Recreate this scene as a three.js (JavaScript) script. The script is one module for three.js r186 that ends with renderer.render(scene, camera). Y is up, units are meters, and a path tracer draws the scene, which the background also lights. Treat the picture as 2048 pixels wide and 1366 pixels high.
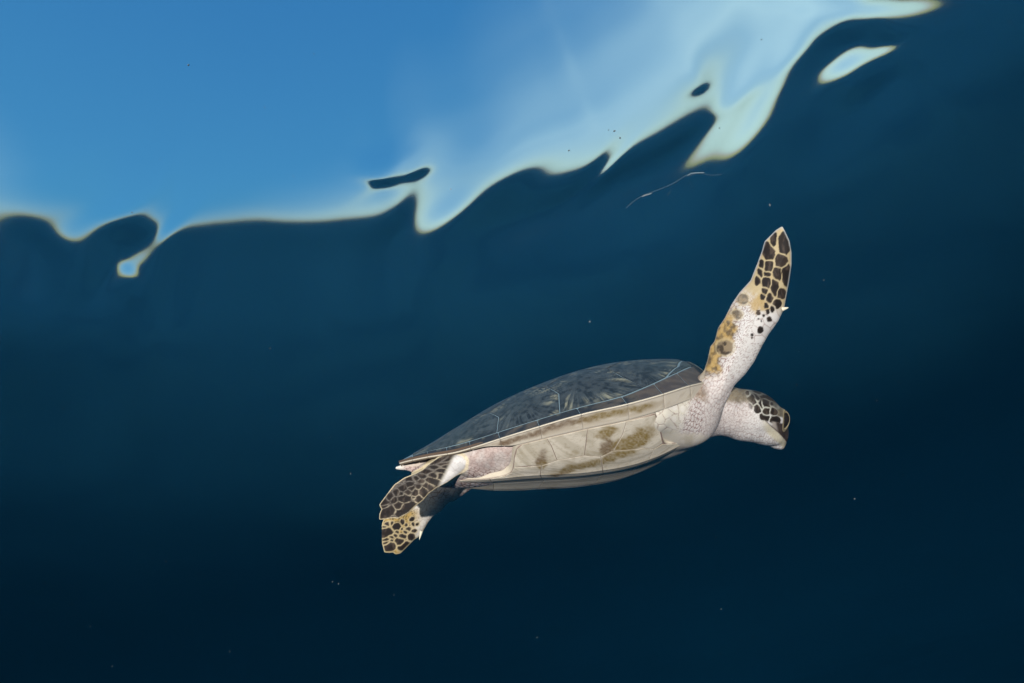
import * as THREE from 'three';
const SKY = { zen: [0.020, 0.125, 0.345], low: [0.095, 0.40, 0.66], cloud: [0.38, 0.61, 0.71], glow: [0.47, 0.70, 0.66], fringe: [0.45, 0.494, 0.12] };
const BACKDROP = { depth: 7, r0: 9, s0: 8, s1: 20, cx: 0.3, cz: 0.5, waterGlow: [0.026, 0.142, 0.212], waterDark: [0.0005, 0.0062, 0.0140] };  // added backdrop; its two blues stand for light fading in the water
const FOG = 0.0035;

// ---------------------------------------------------------------- numbers, noise
function rng(seed) { let s = seed >>> 0; return () => { s = (s + 0x6d2b79f5) | 0; let t = Math.imul(s ^ (s >>> 15), 1 | s); t = (t + Math.imul(t ^ (t >>> 7), 61 | t)) ^ t; return ((t ^ (t >>> 14)) >>> 0) / 4294967296; }; }
const clamp = (x, a = 0, b = 1) => Math.min(b, Math.max(a, x)), lerp = (a, b, t) => a + (b - a) * t;
const smooth = (a, b, x) => { const t = clamp((x - a) / (b - a)); return t * t * (3 - 2 * t); };
const rad = (d) => d * Math.PI / 180, deg = (r) => r * 180 / Math.PI;
const hash3 = (x, y, z) => { let h = Math.imul(x, 374761393) ^ Math.imul(y, 668265263) ^ Math.imul(z, 1274126177); h = Math.imul(h ^ (h >>> 13), 1274126177); return ((h ^ (h >>> 16)) >>> 0) / 4294967296; };
function noise(x, y, z = 0) {
  const xi = Math.floor(x), yi = Math.floor(y), zi = Math.floor(z), f = (t) => t * t * (3 - 2 * t), u = f(x - xi), v = f(y - yi), w = f(z - zi);
  const l = (a, b, t) => a + (b - a) * t, h = (i, j, k) => hash3(xi + i, yi + j, zi + k);
  return l(l(l(h(0, 0, 0), h(1, 0, 0), u), l(h(0, 1, 0), h(1, 1, 0), u), v), l(l(h(0, 0, 1), h(1, 0, 1), u), l(h(0, 1, 1), h(1, 1, 1), u), v), w);
}
const fbm = (x, y, z = 0, n = 4) => { let s = 0, a = 0.5, t = 0; for (let i = 0; i < n; i++) { s += a * noise(x, y, z); t += a; x = x * 2.03 + 7.1; y = y * 2.03 + 3.7; z = z * 2.03 + 1.3; a *= 0.5; } return s / t; };

// ---------------------------------------------------------------- camera, sky, flash, exposure
const scene = new THREE.Scene();
const DEPTH = 1.6;                                                   // metres below the surface
const camera = new THREE.PerspectiveCamera(2 * deg(Math.atan(683 / 1500)), 1024 / 683, 0.05, 500);
camera.position.set(0, -DEPTH, 0);
camera.lookAt(0, -DEPTH + Math.sin(rad(30.857)), -Math.cos(rad(30.857)));
camera.rotateZ(rad(-13.47));
camera.updateMatrixWorld(true);
scene.add(camera);

{ // open sky: clear blue, a bank of thin cloud over the right of the horizon, yellow-green low down, painted in for the refraction fringe
  const W = 1024, H = 512, data = new Float32Array(W * H * 4);
  for (let j = 0; j < H; j++) {
    const el = ((j + 0.5) / H - 0.5) * 180, y = Math.sin(rad(el)), c = Math.cos(rad(el));
    for (let i = 0; i < W; i++) {
      const a = ((i + 0.5) / W - 0.5) * 2 * Math.PI, x = c * Math.cos(a), z = c * Math.sin(a), az = deg(Math.atan2(x, -z));
      let r = 0.016, g = 0.026, b = 0.036;  // below the horizon: dim fill light added for the shaded parts of the turtle
      if (el > 0) {
        const t = Math.exp(-el / 24);
        r = lerp(SKY.zen[0], SKY.low[0], t); g = lerp(SKY.zen[1], SKY.low[1], t); b = lerp(SKY.zen[2], SKY.low[2], t);
        const top = lerp(3, Math.min(46, 25 + 0.40 * (az + 4)), smooth(-36, -2, az)) + 14 * smooth(-37, -47, az) * smooth(-120, -60, az);   // how high the thin cloud reaches
        const wave = fbm(az * 0.022 + 40, (el - 0.12 * az) * 0.075 + 40, 2, 4), fine = fbm(az * 0.03 + 9, (el - 0.22 * az) * 0.17 + 60, 5, 4), right = 1 - smooth(100, 150, az);
        const cover = clamp(right * (az < -60 ? smooth(-150, -60, az) * 0.4 + 0.2 : 1) * smooth(top + 12, top - 22, el + 13 * (wave - 0.5)) * (0.66 + 0.7 * (fine - 0.42)) + (0.25 + 0.3 * right * smooth(-30, 5, az)) * smooth(16, 3, el));
        r = lerp(r, SKY.cloud[0], cover); g = lerp(g, SKY.cloud[1], cover); b = lerp(b, SKY.cloud[2], cover);
        const gl = cover * smooth(20, 9, el); r = lerp(r, SKY.glow[0], gl); g = lerp(g, SKY.glow[1], gl); b = lerp(b, SKY.glow[2], gl);
        const low = smooth(9, 2, el); r = lerp(r, SKY.fringe[0], low); g = lerp(g, SKY.fringe[1], low); b = lerp(b, SKY.fringe[2], low);
      }
      data.set([r, g, b, 1], (j * W + i) * 4);
    }
  }
  const sky = new THREE.DataTexture(data, W, H, THREE.RGBAFormat, THREE.FloatType);
  sky.mapping = THREE.EquirectangularReflectionMapping; sky.magFilter = THREE.LinearFilter; sky.needsUpdate = true;
  scene.background = sky; scene.environment = sky;
}

const flash = new THREE.DirectionalLight(0xfffaf3, 5);                 // camera flash, out of view behind the camera, a little to its left
const toFlash = new THREE.Vector3(-0.20, 0.205, 0.955).normalize().applyQuaternion(camera.quaternion);
flash.position.copy(toFlash).multiplyScalar(30).add(new THREE.Vector3(0, -1, -1.5)); flash.target.position.set(0, -1, -1.5);
flash.castShadow = true; flash.shadow.radius = 2; flash.shadow.mapSize.set(2048, 2048);
Object.assign(flash.shadow.camera, { left: -4, right: 4, top: 4, bottom: -4, near: 1, far: 80 });
scene.add(flash, flash.target);
scene.fog = new THREE.FogExp2(new THREE.Color().setRGB(0.02, 0.42, 0.95), FOG);   // sea water

const renderer = new THREE.WebGLRenderer({ antialias: true });
renderer.toneMapping = THREE.LinearToneMapping; renderer.toneMappingExposure = 1.2;
renderer.shadowMap.enabled = true;

function tag(o, label, category, group, kind) { if (label) o.userData.label = label; if (category) o.userData.category = category; if (group) o.userData.group = group; if (kind) o.userData.kind = kind; return o; }
function mesh(name, geometry, material, parent = scene) { const m = new THREE.Mesh(geometry, material); m.name = name; m.castShadow = m.receiveShadow = true; parent.add(m); return m; }

// ---------------------------------------------------------------- the surface of the sea, seen from below
const swell = (x, z) => 0.0016 * Math.sin(1.9 * x + 1.1 * z + 0.4) + 0.0013 * Math.sin(-1.2 * x + 2.3 * z + 2.1) + 0.0010 * Math.sin(3.1 * x - 1.4 * z + 4) + 0.0007 * Math.sin(4.3 * x + 3.9 * z + 1);
// crests and troughs: how far (degrees) the water leans, by bearing, and single wavelets [bearing, angle from the vertical, heading, length, breadth, lean, side of its gentle back]
const LEAN = [3.44, 2.92, 2.61, 2.33, 2.2, 1.73, 0.53, -0.13, 0.34, 0.53, 0.28, 0.37, 0.54, 0.56, 0.28, 0.06, 0.18, 0.75, 1.35, 1.42, 0.96, 0.83, 1.28, 1.75, 1.9, 2.0, 2.25, 2.43, 2.33, 1.83];
const WAVELETS = [
  [-32.37, 51.96, 25.08, 1.21, 0.4, 2.47, 1], [-30.85, 50.32, -53.09, 3.66, 0.49, 4.98, 0], [-32.3, 49.63, 9.92, 2.75, 1.21, -3.66, 0], [-9.91, 45.46, 12.37, 1.53, 0.39, -4.9, -1],
  [-5.43, 45.4, -5.38, 1.25, 0.37, -4.85, -1], [-8.87, 45.39, -26.32, 2.14, 0.43, -3.62, -1], [-7.5, 45.45, -6, 1.1, 0.3, -3.2, -1], [24.08, 46.77, 4.58, 0.8, 0.27, -3.66, -1], [35.4, 50.57, -4.01, 1.7, 0.57, 5.98, 1],
  [25.08, 49.1, -28.73, 3.8, 0.89, 7.12, 0], [28.88, 49.31, -30.42, 4.99, 0.93, 7.07, 0], [12.37, 49.1, -25.67, 2.84, 0.21, 5.52, 0], [13.59, 49.39, 0.06, 28.94, 1.28, -4.68, 0],
  [-8.3, 48.34, -45.89, 2.92, 0.79, -2.79, 0], [-3.83, 48.66, -22.18, 3.22, 1.03, 6.5, 0], [38.07, 51.31, 18.23, 2.74, 0.3, 4.83, 1], [-39.13, 50.73, 17.45, 1.74, 0.95, -3.88, 1],
  [2.78, 47.91, -13.39, 3.18, 0.98, -4.67, 0], [24.24, 49.05, -3.51, 16.78, 0.48, -2.33, 0], [-35.14, 48.78, -38.28, 3.09, 0.8, 3.57, 0], [38.86, 48.54, 39.61, 3.7, 0.45, 5.51, 1]];
{
  const phis = [], als = [], rMax = 32;
  for (let p = -180; p < -64; p += 2) phis.push(p); for (let p = -64; p < 64; p += 0.16) phis.push(p); for (let p = 64; p <= 180; p += 2) phis.push(p);
  for (let a = 2; a < 14; a += 2) als.push(a); for (let a = 14; a < 66; a += 0.16) als.push(a); for (let a = 66; a < 87.1; a += 0.4) als.push(a);
  const nr = als.length, r = als.map((a) => Math.min(rMax, DEPTH * Math.tan(rad(a)))), j0 = als.findIndex((a) => a >= 48.6);
  const h = new Float64Array(phis.length * nr), slopeR = new Float64Array(h.length);
  phis.forEach((p, i) => {
    let wsum = 0, lean = 0;
    LEAN.forEach((v, k) => { const w = Math.exp(-(((p - (-43 + 88 * k / 29)) / 2.4) ** 2)); wsum += w; lean += w * v; });
    lean = lean / Math.max(wsum, 1e-30) * Math.exp(-((Math.max(0, Math.abs(p - 1) - 46) / 5) ** 2)); if (!(wsum > 1e-20)) lean = 0;
    const near = WAVELETS.filter((q) => Math.abs(p - q[0]) < 3.2 * q[3] / 0.75 + 3);
    for (let j = 0; j < nr; j++) {
      const a = als[j], x = a - 48.6;
      let s = lean * (Math.exp(-((x / 7) ** 2)) - 0.35 * Math.exp(-(((x - 17) / 10) ** 2)) - 0.35 * Math.exp(-(((x + 17) / 10) ** 2)));
      for (const q of near) { // a steep face, and a longer gentle one behind it
        const dx = (p - q[0]) * 0.7501, dy = a - q[1], c = Math.cos(rad(q[2])), n = Math.sin(rad(q[2])), iL = 1 / q[3] ** 2, iB = 1 / q[4] ** 2;
        const A = c * c * iL + n * n * iB, Bq = c * n * (iL - iB), Cq = n * n * iL + c * c * iB, ly = 1 / Math.sqrt(Cq), both = q[6] === 0, lc = both ? 1.5 * ly : Math.max(1.4 * ly, 0.7), off = 1.6 * (ly + lc), dir = q[6];
        const mid = -Bq / Cq * dx, env = Math.exp(-(A - Bq * Bq / Cq) * dx * dx), d = dy - mid, g2 = (x) => Math.exp(-((x / lc) ** 2));
        s += q[5] * env * (Math.exp(-((d / ly) ** 2)) - ly / lc * (both ? 0.5 * (g2(d - off) + g2(d + off)) : g2(d - dir * off)));
      }
      slopeR[i * nr + j] = -Math.tan(rad(s));
      h[i * nr + j] = j ? h[i * nr + j - 1] + 0.5 * (slopeR[i * nr + j] + slopeR[i * nr + j - 1]) * (r[j] - r[j - 1]) : 0;
    }
    const base = h[i * nr + j0];
    for (let j = 0; j < nr; j++) h[i * nr + j] = (h[i * nr + j] - base) * Math.exp(-(Math.max(0, Math.abs(r[j] - r[j0] - 0.05) - 0.35) ** 2) / 0.35);
  });
  const pos = new Float32Array(h.length * 3), nor = new Float32Array(h.length * 3), index = [];
  for (let i = 0; i < phis.length; i++) for (let j = 0; j < nr; j++) {
    const k = i * nr + j, p = rad(phis[i]), x = r[j] * Math.sin(p), z = -r[j] * Math.cos(p), i0 = Math.max(0, i - 1), i1 = Math.min(phis.length - 1, i + 1), ja = Math.max(0, j - 1), jb = Math.min(nr - 1, j + 1);
    const hr = (h[i * nr + jb] - h[i * nr + ja]) / Math.max(1e-6, r[jb] - r[ja]), ht = (h[i1 * nr + j] - h[i0 * nr + j]) / (rad(phis[i1] - phis[i0]) * r[j]), e = 1e-3;
    const sx = (swell(x + e, z) - swell(x - e, z)) / (2 * e), sz = (swell(x, z + e) - swell(x, z - e)) / (2 * e);
    const nx = -(hr * Math.sin(p) + ht * Math.cos(p) + sx), nz = -(-hr * Math.cos(p) + ht * Math.sin(p) + sz), l = 1 / Math.hypot(nx, 1, nz);
    const back = 1;
    pos.set([x * back, h[k] + swell(x, z), z], k * 3); nor.set([nx * l, l, nz * l], k * 3);
    const keep = (q) => -r[Math.min(nr - 1, j + 1)] * Math.cos(rad(phis[Math.min(phis.length - 1, i + 1)])) < 4;
    if (i + 1 < phis.length && j + 1 < nr && r[j + 1] > r[j] + 1e-9 && keep()) { const a = k, b = k + nr; index.push(a, b, a + 1, b, b + 1, a + 1); }
  }
  const g = new THREE.BufferGeometry();
  g.setAttribute('position', new THREE.BufferAttribute(pos, 3)); g.setAttribute('normal', new THREE.BufferAttribute(nor, 3)); g.setIndex(index);
  // the small patch straight above the camera
  const sea = mesh('water_surface', g, new THREE.MeshPhysicalMaterial({ name: 'sea_surface', color: 0xffffff, roughness: 0.065, metalness: 0, transmission: 1, thickness: 1, ior: 1.333 }));
  tag(sea, 'rippled water surface seen from below with bright sky window', 'water', null, 'structure');
}

// ---------------------------------------------------------------- added bowl: paler middle imitates the glow of the water, dark slope all round
{
  const g = new THREE.PlaneGeometry(1, 1, 150, 220), p = g.attributes.position, col = new Float32Array(p.count * 3);
  for (let k = 0; k < p.count; k++) {
    const u = g.attributes.uv.getX(k), v = g.attributes.uv.getY(k), a = (u - 0.5) * rad(236), r = 31 * v;
    const x = r * Math.sin(a), z = -r * Math.cos(a), n = fbm(x * 0.35 + 20, z * 0.35 + 20, 1, 5) - 0.5;
    const y = lerp(-BACKDROP.depth, 0.12, smooth(BACKDROP.r0, 30, r)) + n * 1.2 * (1 - smooth(24, 29, r));
    p.setXYZ(k, x, y, z);
    const waterGlow = smooth(BACKDROP.s1, BACKDROP.s0, Math.hypot(x - BACKDROP.cx, z - BACKDROP.cz) + n * 5);
    for (let c = 0; c < 3; c++) col[k * 3 + c] = lerp(BACKDROP.waterDark[c], BACKDROP.waterGlow[c], waterGlow) * (0.85 + 0.5 * (n + 0.3));
  }
  g.setAttribute('color', new THREE.BufferAttribute(col, 3)); g.computeVertexNormals();
  const backdrop = mesh('added_backdrop', g, new THREE.MeshPhysicalMaterial({ name: 'backdrop_blue', vertexColors: true, roughness: 1, specularIntensity: 0, side: THREE.DoubleSide }));
  tag(backdrop, 'added bowl around the water, coloured to imitate its blue fading to dark', 'added_backdrop', null, 'structure');
}

// ---------------------------------------------------------------- the turtle
// Its own axes: x to the head, y to the back, z to its right side (the side that is seen); the shell is 628 mm long. Lengths below are millimetres.
const turtle = new THREE.Group(); turtle.name = 'sea_turtle'; scene.add(turtle);
tag(turtle, 'green sea turtle swimming to the right with one front flipper raised', 'sea turtle');
const POSE = new THREE.Matrix4().makeRotationZ(rad(14.36)).multiply(new THREE.Matrix4().makeRotationY(rad(4.33))).multiply(new THREE.Matrix4().makeRotationX(rad(-17.36)));
const OFF = new THREE.Vector3(6.86, 16.47, 15.89), FAR = new THREE.Vector3(76, -177, -1500);
turtle.position.copy(OFF.clone().add(FAR).multiplyScalar(0.001).applyMatrix4(camera.matrixWorld));
turtle.quaternion.copy(camera.quaternion).multiply(new THREE.Quaternion().setFromRotationMatrix(POSE));
const UNPOSE = POSE.clone().transpose();
const toBody = (v) => v.sub(OFF).applyMatrix4(UNPOSE);               // from the side view's axes (right, up, towards the viewer) to the turtle's own
const F = 1500, seenX = (X, W) => 1024 + F * (X + 76) / (F - W), seenY = (Y, W) => 683 - F * (Y - 177) / (F - W);   // where a point stands in the side view
const side = (px, py, W) => [(px - 1024) * (F - W) / F - 76, (683 - py) * (F - W) / F + 177, W];

const curve = (xs, ys) => (x) => { if (x <= xs[0]) return ys[0]; for (let i = 1; i < xs.length; i++) if (x <= xs[i]) { const n = xs.length - 1, h = xs[i] - xs[i - 1], t = (x - xs[i - 1]) / h, d = (k) => (k <= 0 || k >= n ? 0.5 * ((ys[Math.min(n, k + 1)] - ys[Math.max(0, k - 1)]) / (xs[Math.min(n, k + 1)] - xs[Math.max(0, k - 1)])) * 2 : (ys[k + 1] - ys[k - 1]) / (xs[k + 1] - xs[k - 1])); const t2 = t * t, t3 = t2 * t; return (2 * t3 - 3 * t2 + 1) * ys[i - 1] + (t3 - 2 * t2 + t) * h * d(i - 1) + (3 * t2 - 2 * t3) * ys[i] + (t3 - t2) * h * d(i); } return ys[xs.length - 1]; };
const LEN = 628;
const halfWidth = curve([0, 0.03, 0.08, 0.15, 0.25, 0.35, 0.45, 0.55, 0.65, 0.75, 0.85, 0.92, 0.96, 0.985, 1], [3, 28, 62, 100, 150, 190, 218, 235, 240, 232, 200, 155, 120, 85, 40]);
const STATIONS = [0, 0.1, 0.2, 0.36, 0.54, 0.65, 0.75, 0.85, 0.93, 0.97, 1];
const ridge = curve(STATIONS, [4.2, 18.8, 37.7, 65.2, 80.9, 83.7, 79.3, 68.2, 56.2, 42.3, 12.9]);
const rimY = curve(STATIONS, [0, -15.4, -30.1, -38, -42.4, -46.5, -44.8, -36.4, -27, -16.9, -9.7]);
const belly = curve([0.15, 0.25, 0.4, 0.55, 0.7, 0.85, 0.95], [71.8, 90.7, 111.2, 130.1, 136.4, 121, 97.7]);
function dorsal(u, s) { const a = Math.min(1, Math.abs(s)), w = halfWidth(u), yr = rimY(u), y = yr + (ridge(u) - yr) * Math.pow(1 - a * a, 1.25); return [(u - 0.5) * LEN, y, s * w]; }
function ventral(u, t, sgn) {                                          // t: 0 rim, 1 keel, 2 middle
  const w = halfWidth(u), yr = rimY(u), k = belly(u), kz = Math.min(105, 0.55 * w), a = Math.min(1, t);
  let z = t < 1 ? lerp(w, kz, a) : kz * (2 - t), y = t < 1 ? yr - (k + yr) * (a + 0.06 * Math.sin(Math.PI * a)) : -k + 9 * (1 - (z / kz) ** 2);
  const soft = Math.exp(-(((t - 1) / 0.2) ** 2)); y += 6 * soft;     // a rounded keel
  return [(u - 0.5) * LEN, y, sgn * z];
}
const MM = 0.001;
// A plate of the shell: rings from its middle to its outline, domed a little, with edges that turn down into the seam. surf(a, b) gives the point, out its outward direction.
function plate(outline, surf, out, gap, thick, color, rings = 26, per = 18) {
  const pts = [], n = outline.length;
  for (let i = 0; i < n; i++) { const a = outline[i], b = outline[(i + 1) % n]; for (let k = 0; k < per; k++) pts.push([lerp(a[0], b[0], k / per), lerp(a[1], b[1], k / per)]); }
  let cu = 0, cv = 0; for (const p of pts) { cu += p[0] / pts.length; cv += p[1] / pts.length; }
  const c3 = surf(cu, cv), N = pts.length, pos = [], col = [], index = [];
  const ks = []; for (let r = 0; r < rings; r++) ks.push(Math.pow(r / (rings - 1), 0.8) * 0.985); ks.push(0.996, 1, 1);
  pts.forEach((p, i) => {
    const q = surf(p[0], p[1]), d = Math.hypot(q[0] - c3[0], q[1] - c3[1], q[2] - c3[2]), kmax = 1 - gap / Math.max(d, gap * 4);
    ks.forEach((k, r) => {
      const kk = k * kmax, a = cu + (p[0] - cu) * kk, b = cv + (p[1] - cv) * kk, s = surf(a, b), o = out(a, b);
      const lift = r >= ks.length - 1 ? -1.2 : r === ks.length - 2 ? thick * 0.35 : r === ks.length - 3 ? thick * 0.8 : thick * (1 + 0.25 * (1 - k * k));
      pos.push((s[0] + o[0] * lift) * MM, (s[1] + o[1] * lift) * MM, (s[2] + o[2] * lift) * MM);
      const cc = color(k, i / N * n, s, (p[0] - cu) * (1), (p[1] - cv)); col.push(cc[0], cc[1], cc[2]);
    });
  });
  const R = ks.length;
  for (let i = 0; i < N; i++) for (let r = 0; r + 1 < R; r++) { const a = i * R + r, b = ((i + 1) % N) * R + r; if (r) index.push(a, b, a + 1); index.push(a + 1, b, b + 1); }
  const g = new THREE.BufferGeometry(); g.setAttribute('position', new THREE.Float32BufferAttribute(pos, 3)); g.setAttribute('color', new THREE.Float32BufferAttribute(col, 3)); g.setIndex(index);
  g.computeVertexNormals();
  // outward faces: turn them over when the normals look inwards
  const nor = g.attributes.normal, m = Math.floor(R * 0.5), o = out(cu, cv);
  if (nor.getX(m) * o[0] + nor.getY(m) * o[1] + nor.getZ(m) * o[2] < 0) { for (let k = 0; k < index.length; k += 3) { const t = index[k]; index[k] = index[k + 1]; index[k + 1] = t; } g.setIndex(index); g.computeVertexNormals(); }
  // one normal in the middle
  const nn = [0, 0, 0]; for (let i = 0; i < N; i++) { nn[0] += nor.getX(i * R + 2); nn[1] += nor.getY(i * R + 2); nn[2] += nor.getZ(i * R + 2); } const l = 1 / Math.hypot(...nn);
  for (let i = 0; i < N; i++) for (let r = 0; r < 2; r++) g.attributes.normal.setXYZ(i * R + r, nn[0] * l, nn[1] * l, nn[2] * l);
  return g;
}
const outward = (surf) => (a, b) => { const e = 0.004, p = surf(a - e, b), q = surf(a + e, b), r = surf(a, b - e * 3), s = surf(a, b + e * 3), u = [q[0] - p[0], q[1] - p[1], q[2] - p[2]], v = [s[0] - r[0], s[1] - r[1], s[2] - r[2]]; const n = [u[1] * v[2] - u[2] * v[1], u[2] * v[0] - u[0] * v[2], u[0] * v[1] - u[1] * v[0]], l = 1 / Math.max(1e-9, Math.hypot(...n)); return [n[0] * l, n[1] * l, n[2] * l]; };
const flip = (f, sgn) => (a, b) => { const o = f(a, b), t = o[1] * sgn < 0 ? -1 : 1; return [o[0] * t, o[1] * t, o[2] * t]; };
const upOut = flip(outward(dorsal), 1);

const shellMat = new THREE.MeshPhysicalMaterial({ name: 'shell_horn', vertexColors: true, roughness: 0.52, specularIntensity: 0.35, side: THREE.DoubleSide });
const plastMat = new THREE.MeshPhysicalMaterial({ name: 'belly_horn', vertexColors: true, roughness: 0.5, specularIntensity: 0.3, side: THREE.DoubleSide });
const mixc = (a, b, t) => [lerp(a[0], b[0], t), lerp(a[1], b[1], t), lerp(a[2], b[2], t)];
const DARK = [0.016, 0.021, 0.027], SEAM_UP = [0.15, 0.215, 0.25], TAN = [0.23, 0.225, 0.165], ALGAE_AMBIENT = [0.055, 0.085, 0.095];
const CREAM = [0.50, 0.45, 0.365], SEAM_LOW = [0.20, 0.145, 0.125], STAIN = [0.165, 0.112, 0.026], BROWN = [0.125, 0.082, 0.05];

const grid = (nu, nv, f) => { const pos = [], col = [], index = []; for (let i = 0; i <= nu; i++) for (let j = 0; j <= nv; j++) { const [p, c] = f(i / nu, j / nv); pos.push(p[0] * MM, p[1] * MM, p[2] * MM); col.push(...c); } for (let i = 0; i < nu; i++) for (let j = 0; j < nv; j++) { const a = i * (nv + 1) + j, b = a + nv + 1; index.push(a, b, a + 1, b, b + 1, a + 1); } const g = new THREE.BufferGeometry(); g.setAttribute('position', new THREE.Float32BufferAttribute(pos, 3)); g.setAttribute('color', new THREE.Float32BufferAttribute(col, 3)); g.setIndex(index); g.computeVertexNormals(); return g; };

// stains of algae, [across, down, half length, half height, strength, brown] as they lie on the side that is seen
const STAINS = [[1212, 829, 52, 9, 1, 0], [1122, 849, 48, 9, 0.9, 1], [1288, 815, 34, 9, 0.7, 0], [1040, 876, 44, 8, 0.9, 1], [1008, 886, 10, 4, 1.2, 1], [1212, 863, 26, 13, 0.9, 0], [1213, 894, 12, 15, 1.3, 1], [1282, 868, 34, 18, 0.75, 0], [1258, 886, 38, 11, 1.25, 0], [1240, 912, 44, 10, 0.9, 0], [1160, 931, 60, 9, 0.85, 0], [1086, 931, 11, 8, 1, 0], [1120, 948, 20, 4, 0.7, 1], [1150, 905, 18, 9, 0.5, 0], [1086, 906, 12, 13, 0.7, 1], [1083, 922, 14, 8, 0.7, 1], [1345, 885, 30, 14, 0.25, 0]];
const V3 = new THREE.Vector3(), seenAt = (s) => { V3.set(s[0], s[1], Math.abs(s[2])).applyMatrix4(POSE).add(OFF); return [seenX(V3.x, V3.z), seenY(V3.y, V3.z)]; };
function stained(s, c, k = 1, seed = 1) {
  const [px, py] = seenAt(s), sp = fbm(px * 0.05 + py * 0.012, py * 0.16 - px * 0.04, seed, 5), sc = fbm(px * 0.3, py * 0.4 - px * 0.1, 6, 3), wob = 10 * (fbm(px * 0.06, py * 0.06, 8, 3) - 0.5); let g = 0, br = 0;
  for (const q of STAINS) { const dx = px - q[0] + wob, dy = py - q[1] + 0.25 * dx + wob * 0.6, e = Math.exp(-((dx / q[2]) ** 2) - ((dy / q[3]) ** 2)) * q[4]; g += e; br += e * q[5]; }
  const t = clamp(smooth(0.2, 0.85, g * (0.35 + 1.3 * sp)) * (0.45 + 0.8 * sc)), b = g > 0 ? br / g : 0;
  return mixc(c, mixc(STAIN, BROWN, b), clamp(t * 0.95) * k);
}
// carapace: a domed base whose pale colour shows in the seams, with a turned-in rim below; its plates lie on it
const carapace = mesh('carapace', grid(160, 150, (a, b) => {
  const q = b * 2 - 1, k = Math.abs(q), sg = Math.sign(q) || 1, u = clamp(a, 0.002, 0.998);
  if (k <= 0.8) { const p = dorsal(u, q / 0.8), o = upOut(u, clamp(q / 0.8, -0.985, 0.985)); return [[p[0], p[1] - 0.6, p[2]], u > 0.935 ? DARK : SEAM_UP]; }
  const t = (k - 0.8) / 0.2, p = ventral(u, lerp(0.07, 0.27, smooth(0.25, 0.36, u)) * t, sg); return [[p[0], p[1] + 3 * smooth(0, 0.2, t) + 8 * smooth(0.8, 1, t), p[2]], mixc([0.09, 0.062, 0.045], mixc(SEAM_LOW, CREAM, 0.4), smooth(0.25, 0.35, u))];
}), shellMat, turtle);

const rimSeam = [0.004, 0.05, 0.1, 0.16, 0.23, 0.315, 0.425, 0.537, 0.663, 0.768, 0.86, 0.945];
const innerS = curve([0, 0.05, 0.16, 0.3, 0.5, 0.66, 0.73, 0.81, 0.88, 0.95, 1], [0.5, 0.62, 0.78, 0.86, 0.885, 0.875, 0.84, 0.78, 0.7, 0.56, 0.4]);
// streaks that fan out from the growth centre of a plate
function hornColor(seed, cx, cz) {
  return (k, at, s) => {
    const dx = s[0] - cx, dz = s[2] - cz, th = Math.atan2(dz, dx) + 0.25 * (fbm(s[0] * 0.02, s[2] * 0.02, 17 + seed, 3) - 0.5), rr = Math.hypot(dx, dz);
    const ray = fbm(th * 9 + seed * 3.1, rr * 0.018, seed, 3), fine = fbm(th * 34 + seed, rr * 0.02, seed + 5, 2), blot = fbm(s[0] * 0.03, s[2] * 0.045, seed + 9, 4), mott = fbm(s[0] * 0.14, s[2] * 0.14, seed + 2, 3);
    const low = smooth(0.1, 0.9, Math.abs(s[2]) / 210), streak = smooth(0.47, 0.66, ray * 0.55 + fine * 0.45) * smooth(0.45, 0.85, k) * smooth(0.40, 0.56, blot) * (0.35 + 0.65 * low);
    let c = mixc([0.011, 0.015, 0.02], [0.036, 0.044, 0.05], smooth(0.32, 0.68, mott)); c = mixc(c, ALGAE_AMBIENT, (1 - 0.75 * low) * (0.5 + 0.35 * (fine - 0.5) + 0.5 * (blot - 0.5))); c = mixc(c, [0.062, 0.080, 0.090], 0.55 * smooth(0.46, 0.66, fine * 0.85 + mott * 0.15) * smooth(0.2, 0.6, k)); c = mixc(c, TAN, 0.8 * streak);  // bluish towards the ridge: algae and blue ambient light painted in together
    c = mixc(c, [0.02, 0.026, 0.034], 0.5 * smooth(0.93, 0.99, k));
    return c;
  };
}
let seed = 1;
const addScute = (name, parent, outline, surf, out, gap, thick, color, mat, rings, per) => { const g = plate(outline, surf, out, gap, thick, color, rings, per); return mesh(name, g, mat, parent); };
// plates along the middle of the back
const V = [0.05, 0.215, 0.40, 0.585, 0.775, 0.93], vs = [0.28, 0.40, 0.42, 0.42, 0.42, 0.36];
for (let i = 0; i < 5; i++) {
  const a = V[i], b = V[i + 1], m = (a + b) / 2, n = 0.2, w = i === 0 ? 0.46 : 0.44;
  const half = i === 0 ? [[a, 0.5], [m, w], [b, n]] : i === 4 ? [[a, n], [m - 0.02, w], [b, 0.34]] : [[a, n], [m, w], [b, n]];
  const out = half.concat(half.slice().reverse().map(([x, s]) => [x, -s])), mid = dorsal(lerp(a, b, 0.25), 0);
  addScute('vertebral_scute', carapace, out, dorsal, upOut, 0.95, 0.8, hornColor(seed++, mid[0], mid[2]), shellMat, 24, 16);
}
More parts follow.
